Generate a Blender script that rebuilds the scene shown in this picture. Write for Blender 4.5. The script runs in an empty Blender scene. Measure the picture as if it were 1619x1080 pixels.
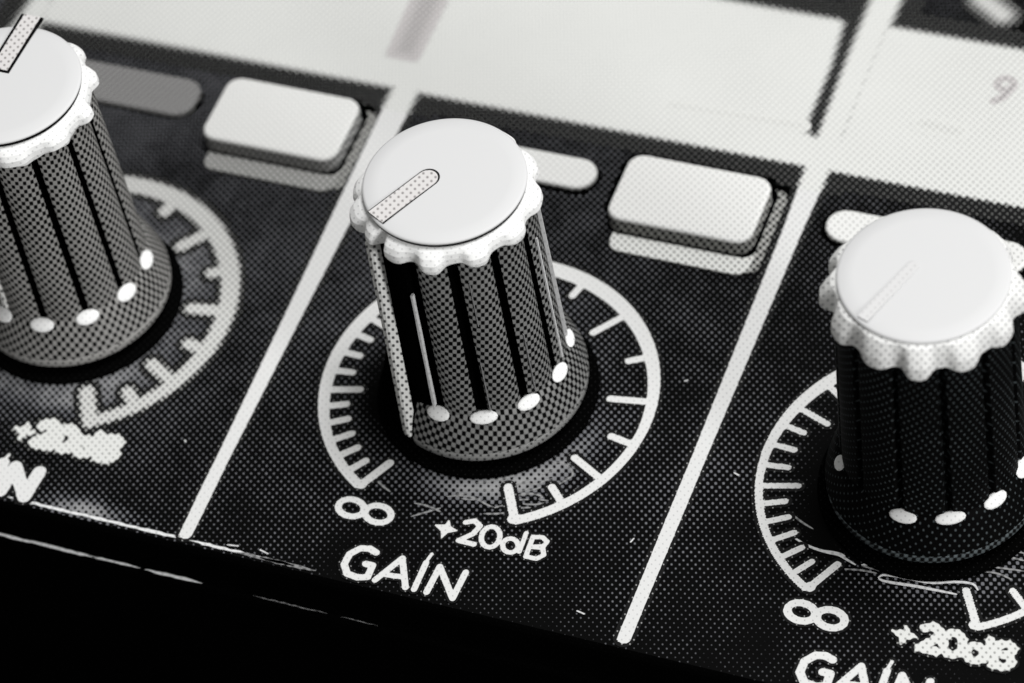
import bpy, math, random
import numpy as np
from mathutils import Matrix, Vector
S = bpy.context.scene
COL = S.collection
random.seed(4)

# ------------------------------------------------------------------ camera (1 unit = 1 mm)
cd = bpy.data.cameras.new('camera'); cam = bpy.data.objects.new('camera', cd); COL.objects.link(cam)
R = ((0.93004475, -0.19709920, 0.31011073), (0.34577297, 0.75502167, -0.55712118), (-0.12433218, 0.62537523, 0.77035533))
T = (71.326283, -123.812747, 176.928158)
cam.matrix_world = Matrix([[*R[i], T[i]] for i in range(3)] + [[0, 0, 0, 1]])
cd.sensor_width = 36; cd.lens = 5526.23 / 1619 * 36
cd.clip_start = 5; cd.clip_end = 2000
cd.dof.use_dof = True; cd.dof.focus_distance = 215.4; cd.dof.aperture_fstop = 0.043
S.camera = cam

# ------------------------------------------------------------------ world, lamps, exposure
w = bpy.data.worlds.new('World'); S.world = w; w.use_nodes = True
w.node_tree.nodes['Background'].inputs[0].default_value = (1.0, 1.0, 0.985, 1)
w.node_tree.nodes['Background'].inputs[1].default_value = 0.21
def area(name, loc, target, size, power):
    l = bpy.data.lights.new(name, 'AREA'); l.shape = 'DISK'; l.size = size; l.energy = power
    o = bpy.data.objects.new(name, l); COL.objects.link(o); o.location = loc
    o.rotation_euler = (Vector(target) - Vector(loc)).to_track_quat('-Z', 'Y').to_euler()
area('softbox', (110, 90, 520), (0, 0, 5), 200, 2.42e6)
area('front_lamp', (480, -250, 170), (0, 0, 5), 140, 1.85e6)
S.view_settings.view_transform = 'Standard'; S.view_settings.look = 'None'
S.view_settings.exposure = 0; S.view_settings.gamma = 1
S.render.engine = 'CYCLES'
try: S.view_settings.use_curve_mapping = False
except Exception: pass

# ------------------------------------------------------------------ helpers
def newobj(name, mesh, mats, parent=None, loc=(0, 0, 0)):
    o = bpy.data.objects.new(name, mesh); COL.objects.link(o)
    for m in (mats if isinstance(mats, (list, tuple)) else [mats]): mesh.materials.append(m)
    o.parent = parent; o.location = loc
    return o
def thing(name, label, cat, loc=(0, 0, 0), group=None):
    o = bpy.data.objects.new(name, None); COL.objects.link(o); o.location = loc
    o.empty_display_size = 2
    o['label'] = label; o['category'] = cat
    if group: o['group'] = group
    return o
def mesh(name, v, f, smooth=False, mi=None):
    m = bpy.data.meshes.new(name); m.from_pydata([tuple(map(float, a)) for a in v], [], [tuple(map(int, a)) for a in f]); m.update()
    if smooth: m.polygons.foreach_set('use_smooth', [True] * len(m.polygons))
    if mi is not None: m.polygons.foreach_set('material_index', mi)
    return m

# signed distances in the panel plane (numpy) -> one clean sheet of print per part
def sd_seg(P, pts, w):
    d = np.full(P.shape[:-1], 1e9)
    ws = w if isinstance(w, (list, tuple)) else [w] * len(pts)
    for (a, b, wa, wb) in zip(pts[:-1], pts[1:], ws[:-1], ws[1:]):
        a = np.array(a, float); b = np.array(b, float); ab = b - a
        t = np.clip(((P - a) @ ab) / (ab @ ab + 1e-12), 0, 1)
        d = np.minimum(d, np.linalg.norm(P - (a + t[..., None] * ab), axis=-1) - (wa + (wb - wa) * t) / 2)
    return d
def sd_box(P, x0, x1, y0, y1, r=0.0):
    c = np.array([(x0 + x1) / 2, (y0 + y1) / 2]); h = np.array([(x1 - x0) / 2 - r, (y1 - y0) / 2 - r])
    q = np.abs(P - c) - h
    return np.linalg.norm(np.maximum(q, 0), axis=-1) + np.minimum(q.max(-1), 0) - r
def sd_poly(P, poly):
    d = sd_seg(P, list(poly) + [poly[0]], 0); ins = np.zeros(P.shape[:-1], bool); n = len(poly)
    for i in range(n):
        x0, y0 = poly[i]; x1, y1 = poly[(i + 1) % n]
        c = ((y0 > P[..., 1]) != (y1 > P[..., 1])) & (P[..., 0] < (x1 - x0) * (P[..., 1] - y0) / ((y1 - y0) or 1e-9) + x0)
        ins ^= c
    return np.where(ins, -d, d)
def sheet(name, fn, box, step, z, mat, parent, soft=0.05, loc=(0, 0, 0), halo=0.0):
    x0, x1, y0, y1 = box
    xs = np.arange(x0, x1 + step, step); ys = np.arange(y0, y1 + step, step)
    P = np.stack(np.meshgrid(xs, ys), -1); soft_f = soft(P) if callable(soft) else np.full(P.shape[:-1], soft)
    D0 = fn(P); D = D0 - soft_f - halo   # the sheet reaches past the soft edge by the width of its black keyline
    tone = np.clip((soft_f - D0) / (2 * soft_f), 0, 1)
    V, F, A, cache = [], [], [], {}
    def vid(k, p, t):
        if k not in cache: cache[k] = len(V); V.append((p[0], p[1], z)); A.append(t)
        return cache[k]
    ny, nx = D.shape
    occ = np.minimum(np.minimum(D[:-1, :-1], D[1:, :-1]), np.minimum(D[:-1, 1:], D[1:, 1:])) < 0
    for j, i in zip(*np.nonzero(occ)):
        q4 = ((j, i), (j, i + 1), (j + 1, i + 1), (j + 1, i))
        if max(D[k] for k in q4) < 0:
            F.append([vid(k, P[k], tone[k]) for k in q4]); continue
        for tri in ((q4[0], q4[1], q4[2]), (q4[0], q4[2], q4[3])):
            out = []
            for a, b in ((tri[0], tri[1]), (tri[1], tri[2]), (tri[2], tri[0])):
                if D[a] < 0: out.append(vid(a, P[a], tone[a]))
                if (D[a] < 0) != (D[b] < 0):
                    k = (a, b) if a < b else (b, a); t = D[k[0]] / (D[k[0]] - D[k[1]])
                    out.append(vid(k, P[k[0]] + t * (P[k[1]] - P[k[0]]), 0.0))
            if len(out) >= 3: F.append(out)
    m = mesh(name, V, F); at = m.attributes.new('ink', 'FLOAT', 'POINT'); at.data.foreach_set('value', A)
    return newobj(name, m, mat, parent, loc)

# ------------------------------------------------------------------ materials: everything carries a dot-screen print
def N(nt, typ, **kw):
    n = nt.nodes.new(typ)
    for k, v in kw.items(): setattr(n, k, v)
    return n
def mth(nt, op, a, b=None, c=None, clamp=False):
    n = N(nt, 'ShaderNodeMath', operation=op); n.use_clamp = clamp
    for i, x in enumerate((a, b, c)):
        if x is None: continue
        if isinstance(x, (int, float)): n.inputs[i].default_value = x
        else: nt.links.new(x, n.inputs[i])
    return n.outputs[0]
def dots(name, light, dark, tone, mode='flat', ink=False, noise=0.0, nscale=0.12, rough=0.6, spec=0.15,
         soft=0.16, extra=None, over=None, crisp=False, bright=None, wash=0.0):
    """dots of `light` on `dark`; tone = share of the light colour (big tone: dark dots on light)"""
    m = bpy.data.materials.new(name); m.use_nodes = True; nt = m.node_tree; b = nt.nodes['Principled BSDF']
    tc = N(nt, 'ShaderNodeTexCoord'); geo = N(nt, 'ShaderNodeNewGeometry')
    sep = N(nt, 'ShaderNodeSeparateXYZ'); nt.links.new((tc.outputs['Object'] if mode == 'round' else geo.outputs['Position']), sep.inputs[0])
    X, Y, Z = sep.outputs
    if mode == 'round':          # wrapped round a knob: angle and height
        th = mth(nt, 'ARCTAN2', X, Y); a = mth(nt, 'ADD', mth(nt, 'MULTIPLY', th, -69.0), mth(nt, 'MULTIPLY', Z, -1.78)); c = mth(nt, 'ADD', mth(nt, 'MULTIPLY', th, 14.0), mth(nt, 'MULTIPLY', Z, -8.4))
    else:                        # laid over the console: one lattice for panel, sides and keys
        k = 2 * math.pi / 12.0
        a = mth(nt, 'ADD', mth(nt, 'ADD', mth(nt, 'MULTIPLY', X, 22.55 * k), mth(nt, 'MULTIPLY', Y, 8.49 * k)), mth(nt, 'MULTIPLY', Z, -3.15 * k))
        c = mth(nt, 'ADD', mth(nt, 'ADD', mth(nt, 'MULTIPLY', X, 4.89 * k), mth(nt, 'MULTIPLY', Y, -18.53 * k)), mth(nt, 'MULTIPLY', Z, -14.94 * k))
    s = mth(nt, 'MULTIPLY_ADD', mth(nt, 'MULTIPLY', mth(nt, 'COSINE', a), mth(nt, 'COSINE', c)), 0.5, 0.5)   # 0..1
    t = tone
    if noise:
        nz = N(nt, 'ShaderNodeTexNoise'); nz.inputs['Scale'].default_value = nscale; nz.inputs['Detail'].default_value = 3
        nt.links.new(geo.outputs['Position'], nz.inputs['Vector'])
        t = mth(nt, 'ADD', t, mth(nt, 'MULTIPLY', mth(nt, 'SUBTRACT', nz.outputs['Fac'], 0.5), noise * 2))
    if extra: t = extra(nt, X, Y, t)
    if ink:
        at = N(nt, 'ShaderNodeAttribute', attribute_name='ink')
        ik = mth(nt, 'MULTIPLY_ADD', at.outputs['Fac'], 6.0, -2.5, clamp=True) if crisp else at.outputs['Fac']
        if over is None: t = mth(nt, 'MULTIPLY', t, ik)
        else: t = mth(nt, 'ADD', mth(nt, 'MULTIPLY', t, at.outputs['Fac']), mth(nt, 'MULTIPLY', mth(nt, 'SUBTRACT', 1.0, at.outputs['Fac']), over))
    # light where s > 1 - t
    e = mth(nt, 'SUBTRACT', mth(nt, 'ADD', s, t), 1.0)
    f = mth(nt, 'MULTIPLY_ADD', e, 1 / soft, 0.5, clamp=True)
    mix = N(nt, 'ShaderNodeMix', data_type='RGBA'); nt.links.new(f, mix.inputs['Factor'])
    dk = (*dark, 1) if isinstance(dark, tuple) else (dark, dark, dark, 1)
    lt = (*light, 1) if isinstance(light, tuple) else (light, light, light, 1)
    mix.inputs['A'].default_value = dk; mix.inputs['B'].default_value = lt
    if bright:                   # paler dots where the painted glow is stronger
        m3 = N(nt, 'ShaderNodeMix', data_type='RGBA'); nt.links.new(mth(nt, 'MULTIPLY_ADD', t, 2.4, -0.95, clamp=True), m3.inputs['Factor'])
        m3.inputs['A'].default_value = lt; m3.inputs['B'].default_value = (*bright, 1); nt.links.new(m3.outputs['Result'], mix.inputs['B'])
    if ink and over is None:     # where the ink thins out its dots are bare black panel
        m2 = N(nt, 'ShaderNodeMix', data_type='RGBA'); g = ik if crisp else mth(nt, 'MULTIPLY_ADD', at.outputs['Fac'], 2.0, -0.9, clamp=True)
        nt.links.new(g, m2.inputs['Factor']); m2.inputs['A'].default_value = (0.002, 0.002, 0.002, 1); m2.inputs['B'].default_value = dk
        nt.links.new(m2.outputs['Result'], mix.inputs['A'])
    colr = mix.outputs['Result']
    nt.links.new(colr, b.inputs['Base Color'])
    b.inputs['Roughness'].default_value = rough; b.inputs['Specular IOR Level'].default_value = spec
    return m
WH = (0.80, 0.80, 0.785); WG = (0.725, 0.73, 0.705); DK = 0.002

def panel_light_tone(nt, X, Y, t):          # painted light: falloff, glow, reflections below the knobs, shade left of them; plus mottle
    t = mth(nt, 'ADD', t, mth(nt, 'MULTIPLY', X, -0.0026))
    t = mth(nt, 'SUBTRACT', t, mth(nt, 'MULTIPLY', mth(nt, 'MAXIMUM', mth(nt, 'SUBTRACT', -8.0, Y), 0.0), 0.013))
    gx = mth(nt, 'DIVIDE', mth(nt, 'ADD', X, 21.8), 3.6); gy = mth(nt, 'DIVIDE', mth(nt, 'ADD', Y, 16.0), 0.9)
    t = mth(nt, 'ADD', t, mth(nt, 'MULTIPLY', mth(nt, 'EXPONENT', mth(nt, 'MULTIPLY', mth(nt, 'ADD', mth(nt, 'MULTIPLY', gx, gx), mth(nt, 'MULTIPLY', gy, gy)), -1.0)), 0.55))
    nz = N(nt, 'ShaderNodeTexNoise'); nz.inputs['Scale'].default_value = 0.55; nz.inputs['Detail'].default_value = 5; nz.inputs['Distortion'].default_value = 1.2
    nt.links.new(N(nt, 'ShaderNodeNewGeometry').outputs['Position'], nz.inputs['Vector'])
    t = mth(nt, 'ADD', t, mth(nt, 'MULTIPLY', mth(nt, 'SUBTRACT', nz.outputs['Fac'], 0.5), 0.34))
    for cx, amp, shade, disc in ((0, .52, .34, .09), (30, .30, .20, -.04), (-30, .20, .10, .20)):
        dx = mth(nt, 'SUBTRACT', X, cx); dy = Y
        r = mth(nt, 'SQRT', mth(nt, 'ADD', mth(nt, 'MULTIPLY', dx, dx), mth(nt, 'MULTIPLY', dy, dy)))
        ring = mth(nt, 'SUBTRACT', 1.0, mth(nt, 'ABSOLUTE', mth(nt, 'MULTIPLY', mth(nt, 'SUBTRACT', r, 8.0), 0.6)), clamp=True)
        low = mth(nt, 'MULTIPLY_ADD', dy, -0.14, 0.05, clamp=True)
        side = mth(nt, 'MULTIPLY_ADD', dx, 0.10, 0.55, clamp=True)
        t = mth(nt, 'ADD', t, mth(nt, 'MULTIPLY', mth(nt, 'MULTIPLY', ring, mth(nt, 'MULTIPLY_ADD', mth(nt, 'MULTIPLY', low, side), 1.0, 0.06)), amp))
        t = mth(nt, 'ADD', t, mth(nt, 'MULTIPLY', mth(nt, 'MULTIPLY_ADD', r, -0.55, 6.0, clamp=True), disc))
        wr = mth(nt, 'SUBTRACT', 1.0, mth(nt, 'MULTIPLY', mth(nt, 'ABSOLUTE', mth(nt, 'SUBTRACT', r, 7.4)), 0.55), clamp=True)
        wl = mth(nt, 'MULTIPLY_ADD', dx, -0.2, -0.2, clamp=True)
        t = mth(nt, 'SUBTRACT', t, mth(nt, 'MULTIPLY', mth(nt, 'MULTIPLY', wr, wl), shade))
    return t
M = {}
M['panel'] = dots('panel_black', (0.155, 0.157, 0.17), 0.001, 0.15, noise=0.32, nscale=0.09, extra=panel_light_tone, soft=0.22, rough=0.6, spec=0.04, bright=(0.34, 0.34, 0.34))
M['white'] = dots('white_print', (0.73, 0.73, 0.718), 0.40, 0.94, ink=True, crisp=True, soft=0.2)
M['bandwhite'] = dots('pale_print', WG, (0.16, 0.16, 0.155), 0.87, ink=True, noise=0.12, nscale=0.10, soft=0.3)
M['softwhite'] = dots('dull_print', WG, (0.30, 0.30, 0.29), 0.84, ink=True, soft=0.3)
M['greyprint'] = dots('worn_print', (0.62, 0.62, 0.60), (0.16, 0.16, 0.155), 0.74, ink=True, soft=0.3, noise=0.08)
M['pinkprint'] = dots('rosy_grey_print', (0.60, 0.575, 0.57), (0.08, 0.075, 0.075), 0.60, ink=True, soft=0.3, over=.87)
M['linewhite'] = dots('line_print', (0.72, 0.72, 0.71), 0.40, 0.96, ink=True, crisp=True, extra=lambda nt, X, Y, t: mth(nt, 'SUBTRACT', t, mth(nt, 'MULTIPLY', mth(nt, 'MAXIMUM', Y, 0.0), 0.0065)), soft=0.3)
M['black'] = dots('dead_black', 0.004, 0.0008, 0.0, spec=0.0)
M['foot_shade'] = dots('foot_shade_black', 0.012, 0.0012, 0.05, spec=0.0)
M['cap'] = dots('cap_white', 0.665, 0.665, 1.2, mode='round', spec=0.0)
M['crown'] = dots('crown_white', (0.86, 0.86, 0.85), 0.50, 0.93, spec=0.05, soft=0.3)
M['keyline'] = dots('keyline', 0.01, 0.003, 0.5, spec=0.0)
M['faint'] = dots('faint_print', WG, (0.30, 0.30, 0.28), 0.72, ink=True, over=.9, soft=0.3)
M['pointer'] = dots('pointer_rose', (0.68, 0.66, 0.65), (0.28, 0.265, 0.26), 0.79, soft=0.3, spec=0.05)
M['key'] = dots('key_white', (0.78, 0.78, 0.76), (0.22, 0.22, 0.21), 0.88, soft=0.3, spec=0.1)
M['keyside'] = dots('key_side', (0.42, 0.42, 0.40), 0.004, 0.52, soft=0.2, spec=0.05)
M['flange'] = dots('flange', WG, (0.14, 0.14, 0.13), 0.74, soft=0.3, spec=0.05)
M['metal'] = dots('bare_metal', 0.62, 0.25, 0.6, soft=0.5, rough=0.5, noise=0.4, nscale=0.8)

# ------------------------------------------------------------------ the console
con = thing('mixing_console', 'black mixing desk panel with white printed dials, lines and lettering under the knobs', 'mixing console')
EDGE = -16.75
m = mesh('faceplate', [(-75, EDGE, 0), (75, EDGE, 0), (75, 75, 0), (-75, 75, 0)], [(0, 1, 2, 3)])
newobj('faceplate', m, M['panel'], con)
# front of the case: rounded shoulder, short drop, a lip, then the deep front
prof = [(EDGE, 0.0), (-16.95, -0.08), (-17.1, -0.3), (-17.15, -0.6), (-17.15, -2.7), (-17.35, -2.95), (-17.7, -3.0), (-17.8, -3.25), (-17.8, -60)]
V = []; F = []
for i, (y, z) in enumerate(prof): V += [(-75, y, z), (75, y, z)]
for i in range(len(prof) - 1): F.append((2 * i, 2 * i + 2, 2 * i + 3, 2 * i + 1))
newobj('case_front', mesh('case_front', V, F), M['black'], con)

STEP = 0.1
# dividers between the channels
def divider(x, pts, ws, soft):
    ys = [p[1] for p in pts]
    sheet('divider_line', lambda P: sd_seg(P, pts, ws), (x - 3, x + 3, min(ys) - 2, 21.5), 0.12, 0.05, M['linewhite'], con, halo=.22,
          soft=lambda P: np.clip(soft[0] + (P[..., 1] + 16) / 40 * (soft[1] - soft[0]), 0.04, 1))
divider(-15, [(-14.78, -16.0), (-14.85, -9.5), (-14.98, 3.4), (-15.05, 10.2), (-15.1, 24.4)], [.86, .88, 1.2, 1.45, 2.0], (.03, .30))
divider(15, [(14.98, -16.0), (15.05, -1.5), (15.1, 18), (15.1, 24.4)], [.88, .93, 1.3, 1.75], (.03, .22))
divider(-45, [(-45, -16), (-45, 24)], [1.4, 2.0], (.2, .3))
divider(45, [(45, -16.4), (45, 30)], [.88, 1.2], (.04, .3))

# pale strip across the panel and the large pale fields above it
def band(P):
    d = sd_box(P, -44.2, 60, 23.45, 26.4)
    d = np.minimum(d, sd_box(P, -44.2, -17.6, 24, 60))
    d = np.minimum(d, sd_box(P, -15.5, 13.2, 24, 37.1, 1.0) )
    d = np.minimum(d, sd_box(P, 15.7, 60, 24, 37.3, .2))
    # dark wedge beside the second divider
    d = np.minimum(d, sd_seg(P, [(-15.1, 20), (-15.1, 25)], 2.0)); d = np.minimum(d, sd_seg(P, [(-45, 20), (-44.6, 25)], 2.0))
    d = np.minimum(d, sd_seg(P, [(15.1, 20), (15.1, 24), (15.0, 26), (15.1, 46)], [1.55, 1.75, 1.9, 2.2]))
    wedge = sd_poly(P, [(12.6, 40), (13.9, 40), (14.2, 26.2), (13.75, 26.2)])
    return np.maximum(d, -wedge)
sheet('pale_strip', band, (-48, 62, 21.45, 46), 0.16, 0.055, M['bandwhite'], con, soft=lambda P: np.clip(.28 + (-P[..., 0]) * .004 + (P[..., 1] - 23) * .01, .2, .5), halo=1.3)
sheet('grey_field_gap', lambda P: sd_poly(P, [(-15.7, 26.6), (-17.3, 26.6), (-18.3, 44), (-16.0, 44)]), (-20, -13, 25, 45), 0.12, 0.065, M['pinkprint'], con, soft=0.5)
sheet('faint_stripe', lambda P: sd_seg(P, [(3.5, 26.6), (13.0, 26.9)], .5), (0, 15, 25, 29), 0.12, 0.065,
      M['faint'], con, soft=0.3)
sheet('small_mark', lambda P: np.minimum(np.abs(np.linalg.norm((P - np.array([25.25, 33.9])) , axis=-1) - .55) - .16, sd_seg(P, [(25.8, 33.8), (25.4, 32.7), (24.9, 32.2)], .35)), (23, 28, 31, 36), 0.1, 0.07,
      M['pinkprint'], con, soft=0.14)
sheet('small_mark', lambda P: sd_seg(P, [(20.9, 29.1), (23.2, 28.9)], 1.0), (18, 26, 27, 31), 0.1, 0.07,
      M['faint'], con, soft=0.35)
sheet('pale_blot', lambda P: sd_seg(P, [(21.6, 41.3), (23.3, 40.2)], 1.6), (18, 27, 37.9, 44), 0.1, 0.04, M['greyprint'], con, soft=0.7)

# dial scales
TICKS = [(-151, 8.4), (-143.2, 9.45), (-135.6, 9.4), (-128, 9.35), (-120.2, 9.35), (-112.6, 9.35), (-105.2, 8.5), (-96.4, 9.3), (-87.6, 9.3), (-78.6, 9.3), (-69.8, 8.4),
         (-56, 9.2), (-43, 8.4), (-24, 9.2), (-5, 8.4), (17, 9.2), (39.5, 8.0), (61, 9.3), (81, 8.1), (100, 9.2), (117.5, 8.3), (133.5, 9.3), (150.5, 8.2)]
def pol(a, r): a = math.radians(a); return (r * math.sin(a), r * math.cos(a))
def scale(cx, wr, wt, soft, mat):
    def f(P):
        r = np.linalg.norm(P, axis=-1); a = np.degrees(np.arctan2(P[..., 0], P[..., 1]))
        W = wr(P) if callable(wr) else wr
        ro = 11.22 - W / 2
        d = np.where(np.abs(a) < 151, np.abs(r - ro) - W / 2, 1e9)
        for s, w0 in ((-151, .9), (151, .9)):
            e = np.array(pol(s, 10.75)); d = np.minimum(d, np.linalg.norm(P - e, axis=-1) - .36)
        for ang, ri in TICKS: d = np.minimum(d, sd_seg(P, [pol(ang, ri), pol(ang, 10.8)], wt * (1.15 if abs(ang) > 148 else 1)))
        return d
    return sheet('dial_scale', f, (-12, 12, -12, 12), STEP, 0.06, mat, con, soft=soft, loc=(cx, 0, 0), halo=.2)
def w2(P): return np.clip(.80 + .035 * P[..., 1] - .01 * P[..., 0], .66, 1.25)
scale(0, w2, .50, .06, M['white'])
scale(30, lambda P: np.clip(.60 + .05 * P[..., 1], .5, 1.0), .42, .04, M['white'])
scale(-30, lambda P: np.clip(1.25 + .03 * P[..., 1], .95, 1.4), .95, .22, M['greyprint'])

G = {
    'inf1': [(-4.28, -11.23), (-4.28, -11.49), (-4.41, -11.71), (-4.65, -11.88), (-4.97, -11.96), (-5.32, -11.95), (-5.64, -11.84), (-5.89, -11.65), (-6.02, -11.41), (-6.02, -11.15), (-5.89, -10.92), (-5.65, -10.75), (-5.33, -10.67), (-4.98, -10.69), (-4.66, -10.8), (-4.42, -10.99), (-4.28, -11.23)],
    'inf2': [(-2.42, -11.23), (-2.42, -11.49), (-2.55, -11.71), (-2.79, -11.88), (-3.11, -11.96), (-3.45, -11.95), (-3.77, -11.84), (-4.02, -11.65), (-4.15, -11.41), (-4.15, -11.15), (-4.02, -10.93), (-3.78, -10.76), (-3.46, -10.68), (-3.11, -10.69), (-2.8, -10.8), (-2.55, -10.99), (-2.42, -11.23)],
    'G': [(-2.28, -14.16), (-2.78, -13.99), (-3.37, -14.12), (-3.88, -14.72), (-3.92, -15.54), (-3.46, -16.16), (-2.72, -16.26), (-2.11, -16.06), (-2.13, -15.15), (-2.6, -15.15)],
    'A1': [(-1.56, -16.13), (-0.5, -14.13), (0.51, -16.15)],
    'A2': [(-1.12, -15.58), (-0.5, -15.53), (0.15, -15.44)],
    'I': [(1.09, -16.14), (1.09, -14.04)],
    'I2': [(1.1, -13.79), (1.19, -13.33)],
    'N': [(1.93, -16.13), (2.04, -14.1), (3.68, -16.13), (3.78, -14.07)],
    'star': [(0.62, -11.17), (1.24, -11.0), (1.31, -10.63), (1.56, -11.04), (2.05, -11.22), (1.54, -11.49), (1.34, -11.95), (1.14, -11.47)],
    '2': [(2.4, -10.46), (2.91, -10.19), (3.39, -10.48), (3.17, -11.17), (2.46, -11.9), (3.51, -11.91)],
    '0': [(4.94, -11.24), (4.89, -11.52), (4.76, -11.74), (4.56, -11.87), (4.32, -11.87), (4.09, -11.76), (3.89, -11.55), (3.77, -11.27), (3.72, -10.96), (3.78, -10.67), (3.91, -10.45), (4.11, -10.33), (4.35, -10.32), (4.58, -10.44), (4.78, -10.65), (4.9, -10.93), (4.94, -11.24)],
    'd1': [(6.25, -11.26), (6.29, -11.46), (6.25, -11.66), (6.13, -11.81), (5.96, -11.9), (5.77, -11.91), (5.57, -11.84), (5.41, -11.71), (5.3, -11.52), (5.26, -11.32), (5.3, -11.12), (5.42, -10.97), (5.59, -10.88), (5.78, -10.87), (5.98, -10.94), (6.15, -11.08), (6.25, -11.26)],
    'd2': [(6.42, -10.22), (6.49, -11.69)],
    'B': [(6.93, -10.39), (7.54, -10.26), (7.92, -10.49), (7.82, -10.89), (7.17, -11.11)],
    'B2': [(7.07, -11.14), (7.82, -11.02), (8.07, -11.51), (7.72, -11.91), (7.01, -11.92), (6.93, -10.39)],
    'w2_0': [(1.93, -7.3), (2.69, -7.01), (3.75, -6.38), (4.46, -5.93)],
    'w2_1': [(0.48, -8.82), (1.37, -8.49), (2.21, -8.43), (3.21, -8.77), (3.66, -8.82)],
    'w2_2': [(4.15, -7.05), (4.82, -6.53), (5.79, -6.44), (6.07, -6.02), (6.54, -5.72)],
    'w2_3': [(6.14, -4.61), (6.6, -4.31), (7.43, -4.61), (7.79, -5.21), (7.32, -5.51)],
    'w2_4': [(5.04, -7.5), (5.63, -7.17), (6.5, -7.19), (6.19, -7.53), (6.87, -7.43)],
    'w2_5': [(5.4, -8.09), (6.21, -7.95), (6.67, -7.66)],
    'w2_6': [(8.03, -6.69), (8.26, -6.11), (8.59, -5.85)],
    'w2_7': [(9.7, -6.58), (10.43, -6.21), (11.03, -6.31)],
    'w2_8': [(-1.27, -11.77), (-0.93, -11.17), (-0.34, -10.84)],
    'w2_9': [(8.15, -7.0), (7.46, -6.67), (6.9, -6.31)],
    'w2_10': [(-1.18, -10.9), (-0.39, -10.34), (0.41, -9.78)],
    'w2_11': [(10.59, -6.68), (11.55, -6.59), (11.9, -5.98)],
    'w2_12': [(11.88, -11.54), (12.63, -11.66), (12.77, -11.29)],
    'w2_13': [(13.23, -9.0), (13.71, -9.37), (13.91, -9.74)],
    'w3_0': [(22.59, -6.03), (23.69, -6.48), (24.96, -6.63), (25.76, -6.57), (26.23, -6.77), (26.99, -7.06)],
    'w3_1': [(24.41, -6.61), (25.74, -6.5), (26.18, -6.62)],
    'w3_2': [(27.37, -6.96), (28.22, -6.64), (29.35, -6.82)],
    'w3_3': [(27.39, -7.03), (28.48, -7.06), (29.27, -7.01), (29.66, -6.98)],
    'w3_4': [(28.63, -7.59), (28.81, -7.3), (30.12, -7.18), (31.85, -7.16), (32.93, -6.73), (34.3, -6.44), (34.7, -6.89)],
    'w3_5': [(28.66, -7.67), (29.1, -7.79), (30.92, -7.61), (32.24, -7.57), (33.55, -7.53)],
    'w3_6': [(26.46, -7.53), (27.48, -7.33), (28.42, -7.32)],
    'w3_7': [(34.56, -5.47), (35.59, -5.35), (36.45, -5.6)],
    'w3_8': [(35.1, -5.0), (36.12, -4.88), (37.01, -4.8)],
    'w3_9': [(35.75, -4.0), (36.81, -4.04)],
    'w3_10': [(35.87, -3.48), (36.66, -3.51)],
    'w3_11': [(36.12, -2.92), (36.52, -2.97)],
    'w3_12': [(22.08, -4.41), (22.76, -4.82), (23.68, -5.15)],
    'w3_13': [(22.69, -3.74), (23.77, -4.12), (24.9, -4.65)],
    'w3_14': [(21.82, -2.28), (22.31, -2.74)],
    'w3_15': [(16.52, -6.93), (17.34, -6.88)],
    'w3_16': [(19.07, -6.66), (20.43, -7.03)],
    'w3_17': [(16.83, -8.69), (17.72, -9.27)],
    'w3_18': [(17.7, -2.45), (18.7, -2.53)],
    'w3_19': [(19.82, -7.7), (20.86, -7.92)],
}
# lettering: infinity sign, +20dB and GAIN under every dial
def lettering(cx, parts, dx, dy, name, soft, mat, z=0.05):
    def f(P):
        d = np.full(P.shape[:-1], 1e9)
        for k, wd in parts: d = np.minimum(d, sd_poly(P, G[k]) - wd / 2 if k == 'star' else sd_seg(P, G[k], wd))
        return d
    xs = [p[0] for k, _ in parts for p in G[k]]; ys = [p[1] for k, _ in parts for p in G[k]]
    sheet(name, f, (min(xs) - 1, max(xs) + 1, min(ys) - 1, max(ys) + 1), 0.055, z, mat, con, soft=soft, loc=(cx + dx, dy, 0), halo=.14)
for cx, k, sf, mt in ((0, 1.0, .035, M['white']), (30, 1.15, .05, M['white']), (-30, 1.9, .12, M['greyprint'])):
    lettering(cx, [('inf1', .44 * k), ('inf2', .44 * k)], 0, 0, 'infinity_sign', sf, M['softwhite'] if cx < 0 else mt, .075)
    k2 = {0: 1.0, 30: 1.75, -30: 2.6}[cx]
    lettering(cx, [('star', .10 * k2), ('2', .36 * k2), ('0', .34 * k2), ('d1', .33 * k2), ('d2', .30 * k2), ('B', .32 * k2), ('B2', .32 * k2)], 0, 0, 'level_lettering', sf, M['white'] if cx == 0 else M['softwhite'], .085)
    k3 = {0: 1.0, 30: 1.15, -30: 2.2}[cx]
    lettering(cx, [('G', .46 * k3), ('A1', .42 * k3), ('A2', .38 * k3), ('I', .40 * k3), ('I2', .22), ('N', .42 * k3)], 0, 0, 'gain_lettering', sf, M['white'], .095)

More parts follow.
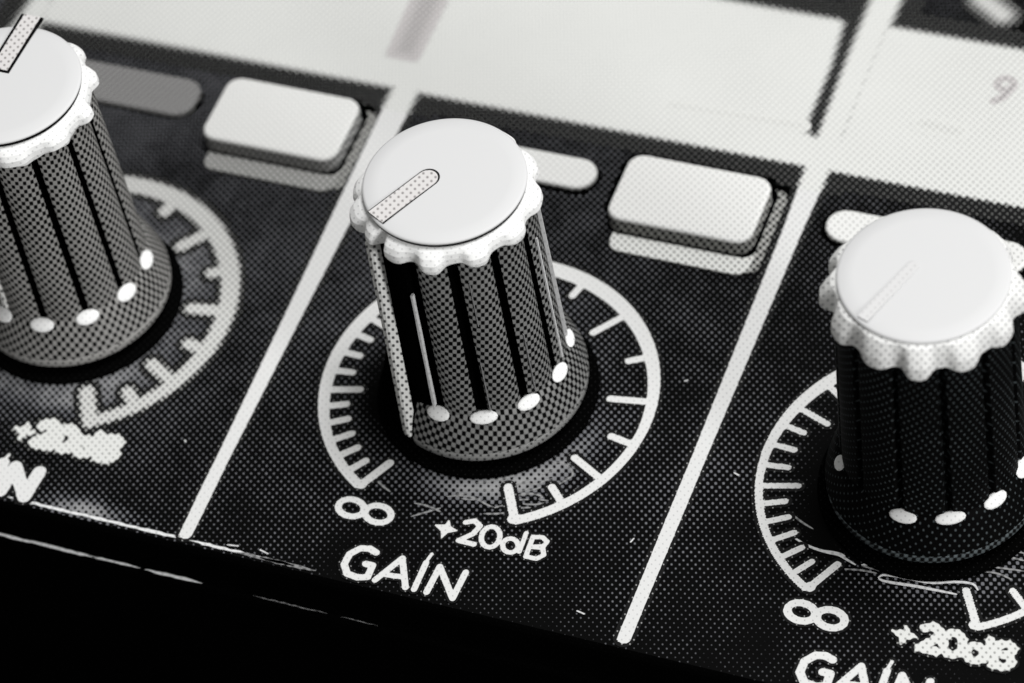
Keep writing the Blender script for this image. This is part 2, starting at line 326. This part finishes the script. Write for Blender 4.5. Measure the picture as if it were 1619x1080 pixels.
# wavy reflections on the panel drawn as pale strokes, with fine scuffs and specks
scm = dots('scuff', 0.30, 0.12, 0.6, soft=0.5, spec=0.0); sc2 = dots('glint_scuff_bright', 0.66, 0.4, 0.8, soft=0.5, spec=0.0)  # scuff also tones the strokes drawn for the wavy reflections
def smooth(pts, n=4):
    for _ in range(2):
        q = [pts[0]]
        for a, b in zip(pts[:-1], pts[1:]): q += [(a[0] * .75 + b[0] * .25, a[1] * .75 + b[1] * .25), (a[0] * .25 + b[0] * .75, a[1] * .25 + b[1] * .75)]
        pts = q + [pts[-1]]
    return pts
def glint_scuffs(keys, wd, mat, box, extra=()):
    L = [smooth(G[k]) for k in keys] + list(extra)
    for l in L:
        n = len(l); ws = [wd * (.35 + math.sin(math.pi * i / (n - 1))) / 1.2 for i in range(n)]
        xs = [p[0] for p in l]; ys = [p[1] for p in l]
        zc_[0] += 0.0006
        sheet('scuff', lambda P: sd_seg(P, l, ws), (min(xs) - .4, max(xs) + .4, min(ys) - .4, max(ys) + .4), 0.05, zc_[0], mat, con, soft=0.02)  # the strokes include the drawn wavy reflections
zc_ = [0.008]
rnd = []
for i in range(16):
    a = random.uniform(125, 215); r = random.uniform(7.9, 10.2); p0 = pol(a, r); p1 = pol(a - random.uniform(4, 11), r + random.uniform(-.25, .25)); pm = ((p0[0] + p1[0]) / 2, (p0[1] + p1[1]) / 2 + random.uniform(-.15, .15))
    rnd.append(smooth([p0, pm, p1]))
glint_scuffs(['w2_%d' % i for i in (0, 1, 2, 3, 4, 5, 6, 9, 10)], .09, scm, (-3, 15, -13, -3), rnd)
glint_scuffs(['w3_%d' % i for i in (3, 6, 7, 8, 9, 10, 11, 12)], .09, scm, (15.6, 38, -10, -1))
glint_scuffs(['w3_0', 'w3_1', 'w3_4', 'w3_5', 'w3_2'], .15, sc2, (21, 36, -9, -5))
glint_scuffs([], .22, sc2, (-30, 26, -17, 16), [[(x, y), (x + a, y + b)] for x, y, a, b in ((12.2, 3.9, .15, .1), (-17.9, -9.1, .1, -.1), (11.5, -14.9, .5, -.1), (-11.8, -16.1, .7, .1), (-9.6, -15.9, .6, -.15), (17.6, -2.3, .3, -.1), (13.0, -9.1, .1, .3))])

# light caught by the two front case edges, drawn as pale strips
def edge_glints(name, y, z, spans, mat):
    V = []; F = []
    for x0, x1, wd in spans:
        n = max(2, int((x1 - x0) / .35)); base = len(V)
        for i in range(n + 1):
            x = x0 + (x1 - x0) * i / n; h = wd * (.7 + .4 * random.random()) * min(1, (i + .4) / 3, (n - i + .4) / 3) / 2
            jy = random.uniform(-.03, .03)
            V += [(x, y - h + jy, z), (x, y + h + jy, z)]
        for i in range(n): F.append((base + 2 * i, base + 2 * i + 2, base + 2 * i + 3, base + 2 * i + 1))
    newobj(name, mesh(name, V, F), mat, con)
wm = dots('edge_glint_bright', 0.75, 0.5, 0.8, soft=0.5, spec=0.1); wm2 = dots('edge_glint_faint', 0.25, 0.1, 0.6, soft=0.5, spec=0.1)
edge_glints('edge_glint', -16.42, 0.03, [(-27.5, -14.6, .24), (-14.4, -9, .20)], wm)
edge_glints('edge_glint', -16.45, 0.031, [(-11, -5.5, .26), (-23, -15, .0), (-9.4, -7.0, .34)], wm2)
edge_glints('edge_glint', -17.52, -2.95, [(-40, -21.3, .22), (-21.9, -18.0, .16), (-17.7, -13.6, .22)], wm)
edge_glints('edge_glint', -17.52, -2.949, [(-10.0, -4.8, .07), (-3.9, -1.3, .06)], wm2)

# ------------------------------------------------------------------ buttons and indicator bars
def rbox(name, x0, x1, y0, y1, z0, z1, r, bev, mats, parent, loc=(0, 0, 0), taper=0.0):
    def ring(ins, z):
        o = []
        X0, X1, Y0, Y1, rr = x0 + ins, x1 - ins, y0 + ins, y1 - ins, max(r - ins, .05)
        for cx, cy, a0 in ((X1 - rr, Y1 - rr, 0), (X0 + rr, Y1 - rr, 90), (X0 + rr, Y0 + rr, 180), (X1 - rr, Y0 + rr, 270)):
            for k in range(7):
                a = math.radians(a0 + 15 * k); o.append((cx + rr * math.cos(a), cy + rr * math.sin(a), z))
        return o
    rings = [ring(0, z0), ring(taper, z1 - bev), ring(taper + bev * .3, z1 - bev * .3), ring(taper + bev, z1)]
    V = [p for q in rings for p in q]; n = 28; F = []; mi = []
    for k in range(3):
        for i in range(n): F.append((k * n + i, k * n + (i + 1) % n, (k + 1) * n + (i + 1) % n, (k + 1) * n + i)); mi.append(1 if k == 0 and len(mats) > 1 else 0)
    F.append(tuple(3 * n + i for i in range(n))); mi.append(0)
    return newobj(name, mesh(name, V, F, mi=mi), mats, parent, loc)
def button(cx, label, side, flange):
    t = thing('push_button', label, 'push button', (cx + 8.6, 17.3, 0), 'push buttons beside the dials')
    o = (-8.6, -17.3, 0)
    rbox('key_shade', 2.1, 14.05, 15.6, 22.0, 0.012, .03, 1.5, .005, [M['black']], t, o)  # black plate put in as the halo of shade round the key
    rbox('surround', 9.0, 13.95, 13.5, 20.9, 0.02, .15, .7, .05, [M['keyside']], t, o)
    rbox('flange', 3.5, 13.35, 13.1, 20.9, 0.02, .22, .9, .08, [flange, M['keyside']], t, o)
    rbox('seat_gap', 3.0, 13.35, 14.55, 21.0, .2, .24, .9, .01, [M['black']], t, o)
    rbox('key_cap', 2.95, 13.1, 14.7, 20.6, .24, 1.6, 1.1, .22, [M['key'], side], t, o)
    return t
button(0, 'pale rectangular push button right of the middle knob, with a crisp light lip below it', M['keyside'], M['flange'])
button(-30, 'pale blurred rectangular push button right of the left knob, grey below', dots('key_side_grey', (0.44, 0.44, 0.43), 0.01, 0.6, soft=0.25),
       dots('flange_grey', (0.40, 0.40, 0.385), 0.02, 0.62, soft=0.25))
for cx, lab, mt in ((0, 'small rounded pale bar between the middle knob and its push button', M['key']),
                    (-30, 'dull grey rounded bar right of the left knob', dots('bar_grey', (0.34, 0.335, 0.33), 0.02, 0.58, soft=0.3)),
                    (30, 'pale rounded bar poking out at the upper left of the right knob', M['key'])):
    t = thing('indicator_bar', lab, 'indicator', (cx - 6, 18.8, 0), 'rounded bars behind the knobs')
    rbox('bezel', -7.1, 7.1, -1.55, 1.55, 0.02, .12, 1.5, .05, [M['black']], t)
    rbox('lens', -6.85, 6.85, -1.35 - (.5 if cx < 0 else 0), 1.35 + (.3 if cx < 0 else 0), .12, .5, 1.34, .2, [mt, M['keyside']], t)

# ------------------------------------------------------------------ knobs
def ang(d): return (d + 180) % 360 - 180
def knob(cx, label, flute0, body_tone, body_light, ptr, ptr_len, bumps, edges, marks, crown=None, keyw=.07, skirt_light=None, notches=(), fin=None, plain=False, ptr_mat=None, dark=None, dz=0.0, seam=True, low=0.0):
    isshaded = lambda a, lo=0: dark is not None and dark[0] + lo < a % 360 < dark[1]  # dark range: the knob's shadow side, painted black on body and skirt
    t = thing('control_knob', label, 'knob', (cx, 0, 0), 'gain knobs in a row')
    bm_ = dots('knob_rubber', body_light, DK, body_tone, mode='round', soft=0.25, spec=0.02, rough=0.6, noise=.12, nscale=.2)
    sk_ = dots('knob_skirt', skirt_light or body_light, DK, body_tone * .95, mode='round', soft=0.25, spec=0.02, noise=.16, nscale=.2)
    cr = crown or M['crown']
    n = 360
    # fluted body
    def fl(a):              # 1 in the bottom of a flute
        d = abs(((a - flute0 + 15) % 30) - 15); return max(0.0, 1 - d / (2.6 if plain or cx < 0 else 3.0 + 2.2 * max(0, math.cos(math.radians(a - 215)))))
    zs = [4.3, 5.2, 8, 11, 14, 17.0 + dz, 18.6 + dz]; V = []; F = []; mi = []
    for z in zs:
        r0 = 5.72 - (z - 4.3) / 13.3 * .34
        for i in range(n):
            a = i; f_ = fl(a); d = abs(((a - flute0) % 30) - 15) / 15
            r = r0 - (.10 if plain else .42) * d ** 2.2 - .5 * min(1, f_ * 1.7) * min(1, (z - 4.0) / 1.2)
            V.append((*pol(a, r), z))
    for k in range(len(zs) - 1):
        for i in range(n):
            F.append((k * n + i, k * n + (i + 1) % n, (k + 1) * n + (i + 1) % n, (k + 1) * n + i)); mi.append(1 if fl(i + .5) > .12 or isshaded(i + .5) else 0)  # shade in the flutes painted as black faces
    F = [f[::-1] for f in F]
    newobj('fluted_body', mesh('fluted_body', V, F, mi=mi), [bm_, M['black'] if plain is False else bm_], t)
    # skirt
    prof = [(5.35, 4.75), (5.75, 4.62), (6.05, 4.0), (6.45, 2.9), (6.69, 2.05), (6.74, 1.9), (6.70, 1.2), (6.3, 1.1), (6.2, .35)]
    V = []; F = []; mi = []; n2 = 96
    for r, z in prof:
        for i in range(n2): V.append((*pol(i * 360 / n2, r), z))
    for k in range(len(prof) - 1):
        for i in range(n2): F.append((k * n2 + i, k * n2 + (i + 1) % n2, (k + 1) * n2 + (i + 1) % n2, (k + 1) * n2 + i)); mi.append(1 if k >= 6 or isshaded((i + .5) * 360 / n2, 10) else 2 if k == 5 else 0)
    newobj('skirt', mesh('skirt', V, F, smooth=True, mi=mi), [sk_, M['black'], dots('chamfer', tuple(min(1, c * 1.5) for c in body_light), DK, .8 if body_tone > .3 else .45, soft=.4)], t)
    V = []; F = []
    for r, z in ((6.2, .4), (7.2, .36), (7.3, .2), (7.3, .07)):
        for i in range(n2): V.append((*pol(i * 360 / n2, r), z))
    for k in range(3):
        for i in range(n2): F.append((k * n2 + i, k * n2 + (i + 1) % n2, (k + 1) * n2 + (i + 1) % n2, (k + 1) * n2 + i))
    newobj('shade_ring', mesh('shade_ring', V, F, smooth=True), M['foot_shade'], t)  # black ring put in as the contact shadow under the skirt
    # crown with a rounded lobe over each rib
    zc = [(18.45, -.35), (18.5, -.05), (18.75, .06), (19.15, .06), (19.5, -.02), (19.72, -.15), (19.88, -.33)]
    V = []; F = []; n3 = 360
    for j, (z, dr) in enumerate(zc):
        for i in range(n3):
            L = 0.0
            for b, (amp, wd) in bumps.items():
                d = abs(ang(i - b)); L = max(L, amp * math.exp(-(d / wd) ** 4) if d < 40 else 0)
            fade = (1, 1, 1, .9, .6, .3, .0)[j]
            for b, wd in notches: L -= .75 * math.exp(-(ang(i - b) / wd) ** 4)
            V.append((*pol(i, 5.32 + dr + (L if L < 0 else L * fade * .78)), z + dz - (low if j < 3 else low * .4 if j == 3 else 0) + (0 if seam else .25 * (j > 4)) + (.13 * math.sin(i * 0.21 + 1) * (j < 2))))
    for k in range(len(zc) - 1):
        for i in range(n3): F.append((k * n3 + i, k * n3 + (i + 1) % n3, (k + 1) * n3 + (i + 1) % n3, (k + 1) * n3 + i))
    F = [f[::-1] for f in F]
    F.append([(len(zc) - 1) * n3 + i for i in range(n3)][::-1]); F.append([i for i in range(n3)])
    newobj('crown', mesh('crown', V, F, smooth=False), cr, t)
    # cap disc, slightly domed, standing on a dark seam
    V = []; F = []; pr = [(4.96, 19.9), (4.96, 20.17), (5.06, 20.2), (5.05, 20.3), (4.9, 20.38), (4.0, 20.42), (2.0, 20.45), (.4, 20.46)]; mi = []
    for r, z in pr:
        for i in range(n2): V.append((*pol(i * 360 / n2, r), z + dz))
    for k in range(len(pr) - 1):
        for i in range(n2): F.append((k * n2 + i, (k + 1) * n2 + i, (k + 1) * n2 + (i + 1) % n2, k * n2 + (i + 1) % n2)); mi.append(1 if k == 0 else 0)
    F.append([(len(pr) - 1) * n2 + i for i in range(n2)][::-1]); mi.append(0)
    newobj('cap', mesh('cap', V, F, smooth=True, mi=mi), [M['cap'], M['keyline'] if seam else M['cap']], t)
    # pointer inlay with its dark outline, lying on the cap and running over its rim
    (x0, y0), (x1, y1), wd = ptr
    for nm, ww, z, mt, ex in (('pointer_outline', wd + 2 * keyw, 20.475, M['keyline'], keyw), ('pointer', wd, 20.49, ptr_mat or M['pointer'], 0)):
        L = math.hypot(x1 - x0, y1 - y0); ux, uy = (x1 - x0) / L, (y1 - y0) / L
        V = []; F = []
        o2 = []
        for k in range(13):
            a = math.pi / 2 + math.pi * k / 12; cxx = math.cos(a) * ww / 2 * ptr_len[0]; cyy = math.sin(a) * ww / 2; o2.append((cxx - ex, cyy))
        o2 += [(L, -ww / 2), (L, ww / 2)]
        for s_, zz in ((0, z - .12), (1, z)):
            for a, b in o2: V.append((x0 + ux * a - uy * b, y0 + uy * a + ux * b, zz + dz))
        k = len(o2); F = [tuple(range(k, 2 * k))] + [(i, (i + 1) % k, k + (i + 1) % k, k + i) for i in range(k)]
        newobj(nm, mesh(nm, V, F), mt, t)
    # highlights where the flutes run out on the skirt, modelled as white blobs
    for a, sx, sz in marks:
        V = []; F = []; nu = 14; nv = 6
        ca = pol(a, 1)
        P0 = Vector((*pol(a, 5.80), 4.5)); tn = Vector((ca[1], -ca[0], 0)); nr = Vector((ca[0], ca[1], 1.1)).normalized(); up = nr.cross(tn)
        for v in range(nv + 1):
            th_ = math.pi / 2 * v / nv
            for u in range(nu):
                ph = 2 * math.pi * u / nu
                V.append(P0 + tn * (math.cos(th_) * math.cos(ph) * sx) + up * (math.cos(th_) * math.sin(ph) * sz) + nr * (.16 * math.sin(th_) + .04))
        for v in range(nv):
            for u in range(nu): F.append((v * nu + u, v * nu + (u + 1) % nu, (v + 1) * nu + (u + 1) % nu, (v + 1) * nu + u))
        newobj('flute_highlight', mesh('flute_highlight', V, F, smooth=True), M['crown'], t)
    if fin:                 # pointer rib running down the side to the skirt
        a0, r0_, z0_, a1, r1_, z1_, wf, dep = fin
        A_ = Vector((*pol(a0, r0_), z0_)); B_ = Vector((*pol(a1, r1_), z1_)); nr = Vector((*pol((a0 + a1) / 2, 1), 0)); tn = Vector((nr.y, -nr.x, 0))
        V = []
        for Pn in (A_, B_):
            for s_, o_ in ((-.5, -dep), (-.5, -.12), (-.3, 0), (.3, 0), (.5, -.12), (.5, -dep)): V.append(Pn + tn * s_ * wf + nr * o_)
        F = [(i, (i + 1) % 6, 6 + (i + 1) % 6, 6 + i) for i in range(6)] + [tuple(range(6))[::-1], tuple(range(6, 12))]
        newobj('pointer_rib', mesh('pointer_rib', V, F), eg, t)
    # highlights along some rib edges, put in as pale strips
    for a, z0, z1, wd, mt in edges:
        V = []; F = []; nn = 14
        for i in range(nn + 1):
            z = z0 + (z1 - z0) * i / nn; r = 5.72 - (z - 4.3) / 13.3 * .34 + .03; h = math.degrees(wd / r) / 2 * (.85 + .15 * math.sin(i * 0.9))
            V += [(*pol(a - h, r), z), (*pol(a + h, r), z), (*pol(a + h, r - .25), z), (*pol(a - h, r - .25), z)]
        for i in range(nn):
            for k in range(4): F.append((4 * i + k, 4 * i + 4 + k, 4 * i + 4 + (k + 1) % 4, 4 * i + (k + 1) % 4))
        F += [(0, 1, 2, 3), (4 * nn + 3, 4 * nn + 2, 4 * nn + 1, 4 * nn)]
        newobj('rib_highlight', mesh('rib_highlight', V, F), mt, t)
    return t
eb = dots('rib_highlight_bright', 0.62, 0.4, 0.9, soft=0.5); eg = dots('rib_grey', (0.70, 0.70, 0.68), 0.06, 0.72, soft=0.3)  # pale tones of the rib-edge highlight strips; grey also covers the pointer rib
fine = dots('rib_highlight_faint', 0.22, 0.12, 0.9, soft=0.5)
# middle knob
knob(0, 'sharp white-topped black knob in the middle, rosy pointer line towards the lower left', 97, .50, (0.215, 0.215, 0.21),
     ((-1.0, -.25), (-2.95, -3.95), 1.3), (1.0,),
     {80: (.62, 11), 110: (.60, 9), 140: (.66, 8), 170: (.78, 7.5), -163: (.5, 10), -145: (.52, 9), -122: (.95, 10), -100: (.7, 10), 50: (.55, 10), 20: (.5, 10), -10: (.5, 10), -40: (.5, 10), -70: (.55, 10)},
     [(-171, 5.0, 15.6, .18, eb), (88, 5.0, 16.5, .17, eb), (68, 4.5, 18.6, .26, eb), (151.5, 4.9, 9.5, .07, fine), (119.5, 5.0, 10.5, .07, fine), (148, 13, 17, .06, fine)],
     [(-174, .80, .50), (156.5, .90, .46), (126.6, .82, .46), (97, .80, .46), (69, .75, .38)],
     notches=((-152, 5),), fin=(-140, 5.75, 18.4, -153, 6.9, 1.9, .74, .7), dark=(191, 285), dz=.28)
# left knob, its brighter lighting put into a paler body tone
knob(-30, 'white-topped knob at the left edge, body toned grey for its lighting, cut by the frame, its dial blurred', 107.5, .54, (0.27, 0.265, 0.255),
     ((-.70, 1.05), (-.62, 5.85), 1.15), (.02,),
     {30: (.6, 8), 58: (.62, 7), 90: (.75, 6.5), 118: (.5, 9), 150: (.5, 10), 175: (.75, 8), -155: (.7, 8), -125: (.6, 10), -95: (.6, 10), -60: (.5, 10), -30: (.5, 10), 0: (.4, 10)},
     [(-165, 5.2, 12.0, .30, eg)],
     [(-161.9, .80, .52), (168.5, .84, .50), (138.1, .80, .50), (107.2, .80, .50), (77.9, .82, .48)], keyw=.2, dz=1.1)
# right knob, its dimmer lighting put into a darker body tone
knob(30, 'white-topped black knob at the right edge with its body toned almost black for its dimmer lighting and a faint pointer', 93.6, .07, (0.085, 0.10, 0.105),
     ((-.7, .3), (-2.4, -4.2), .7), (1.0,),
     {78: (.8, 11), 108: (.6, 9), 139: (.66, 9), 168: (.86, 8), -165: (.6, 10), -135: (.75, 9), -106: (1.0, 8), -80: (.95, 9), -55: (.6, 10), -25: (.5, 10), 5: (.5, 10), 40: (.6, 10)},
     [(-120.5, 3.9, 4.4, .08, fine)],
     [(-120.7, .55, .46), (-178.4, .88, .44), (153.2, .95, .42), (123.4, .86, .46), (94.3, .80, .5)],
     crown=dots('crown_soft', WH, 0.36, 0.80, spec=0.05, soft=0.3), keyw=.0, plain=True, dz=.33, seam=False, low=.5, ptr_mat=dots('pointer_faint', (0.665, 0.662, 0.66), (0.45, 0.44, 0.44), 0.92, soft=0.3))
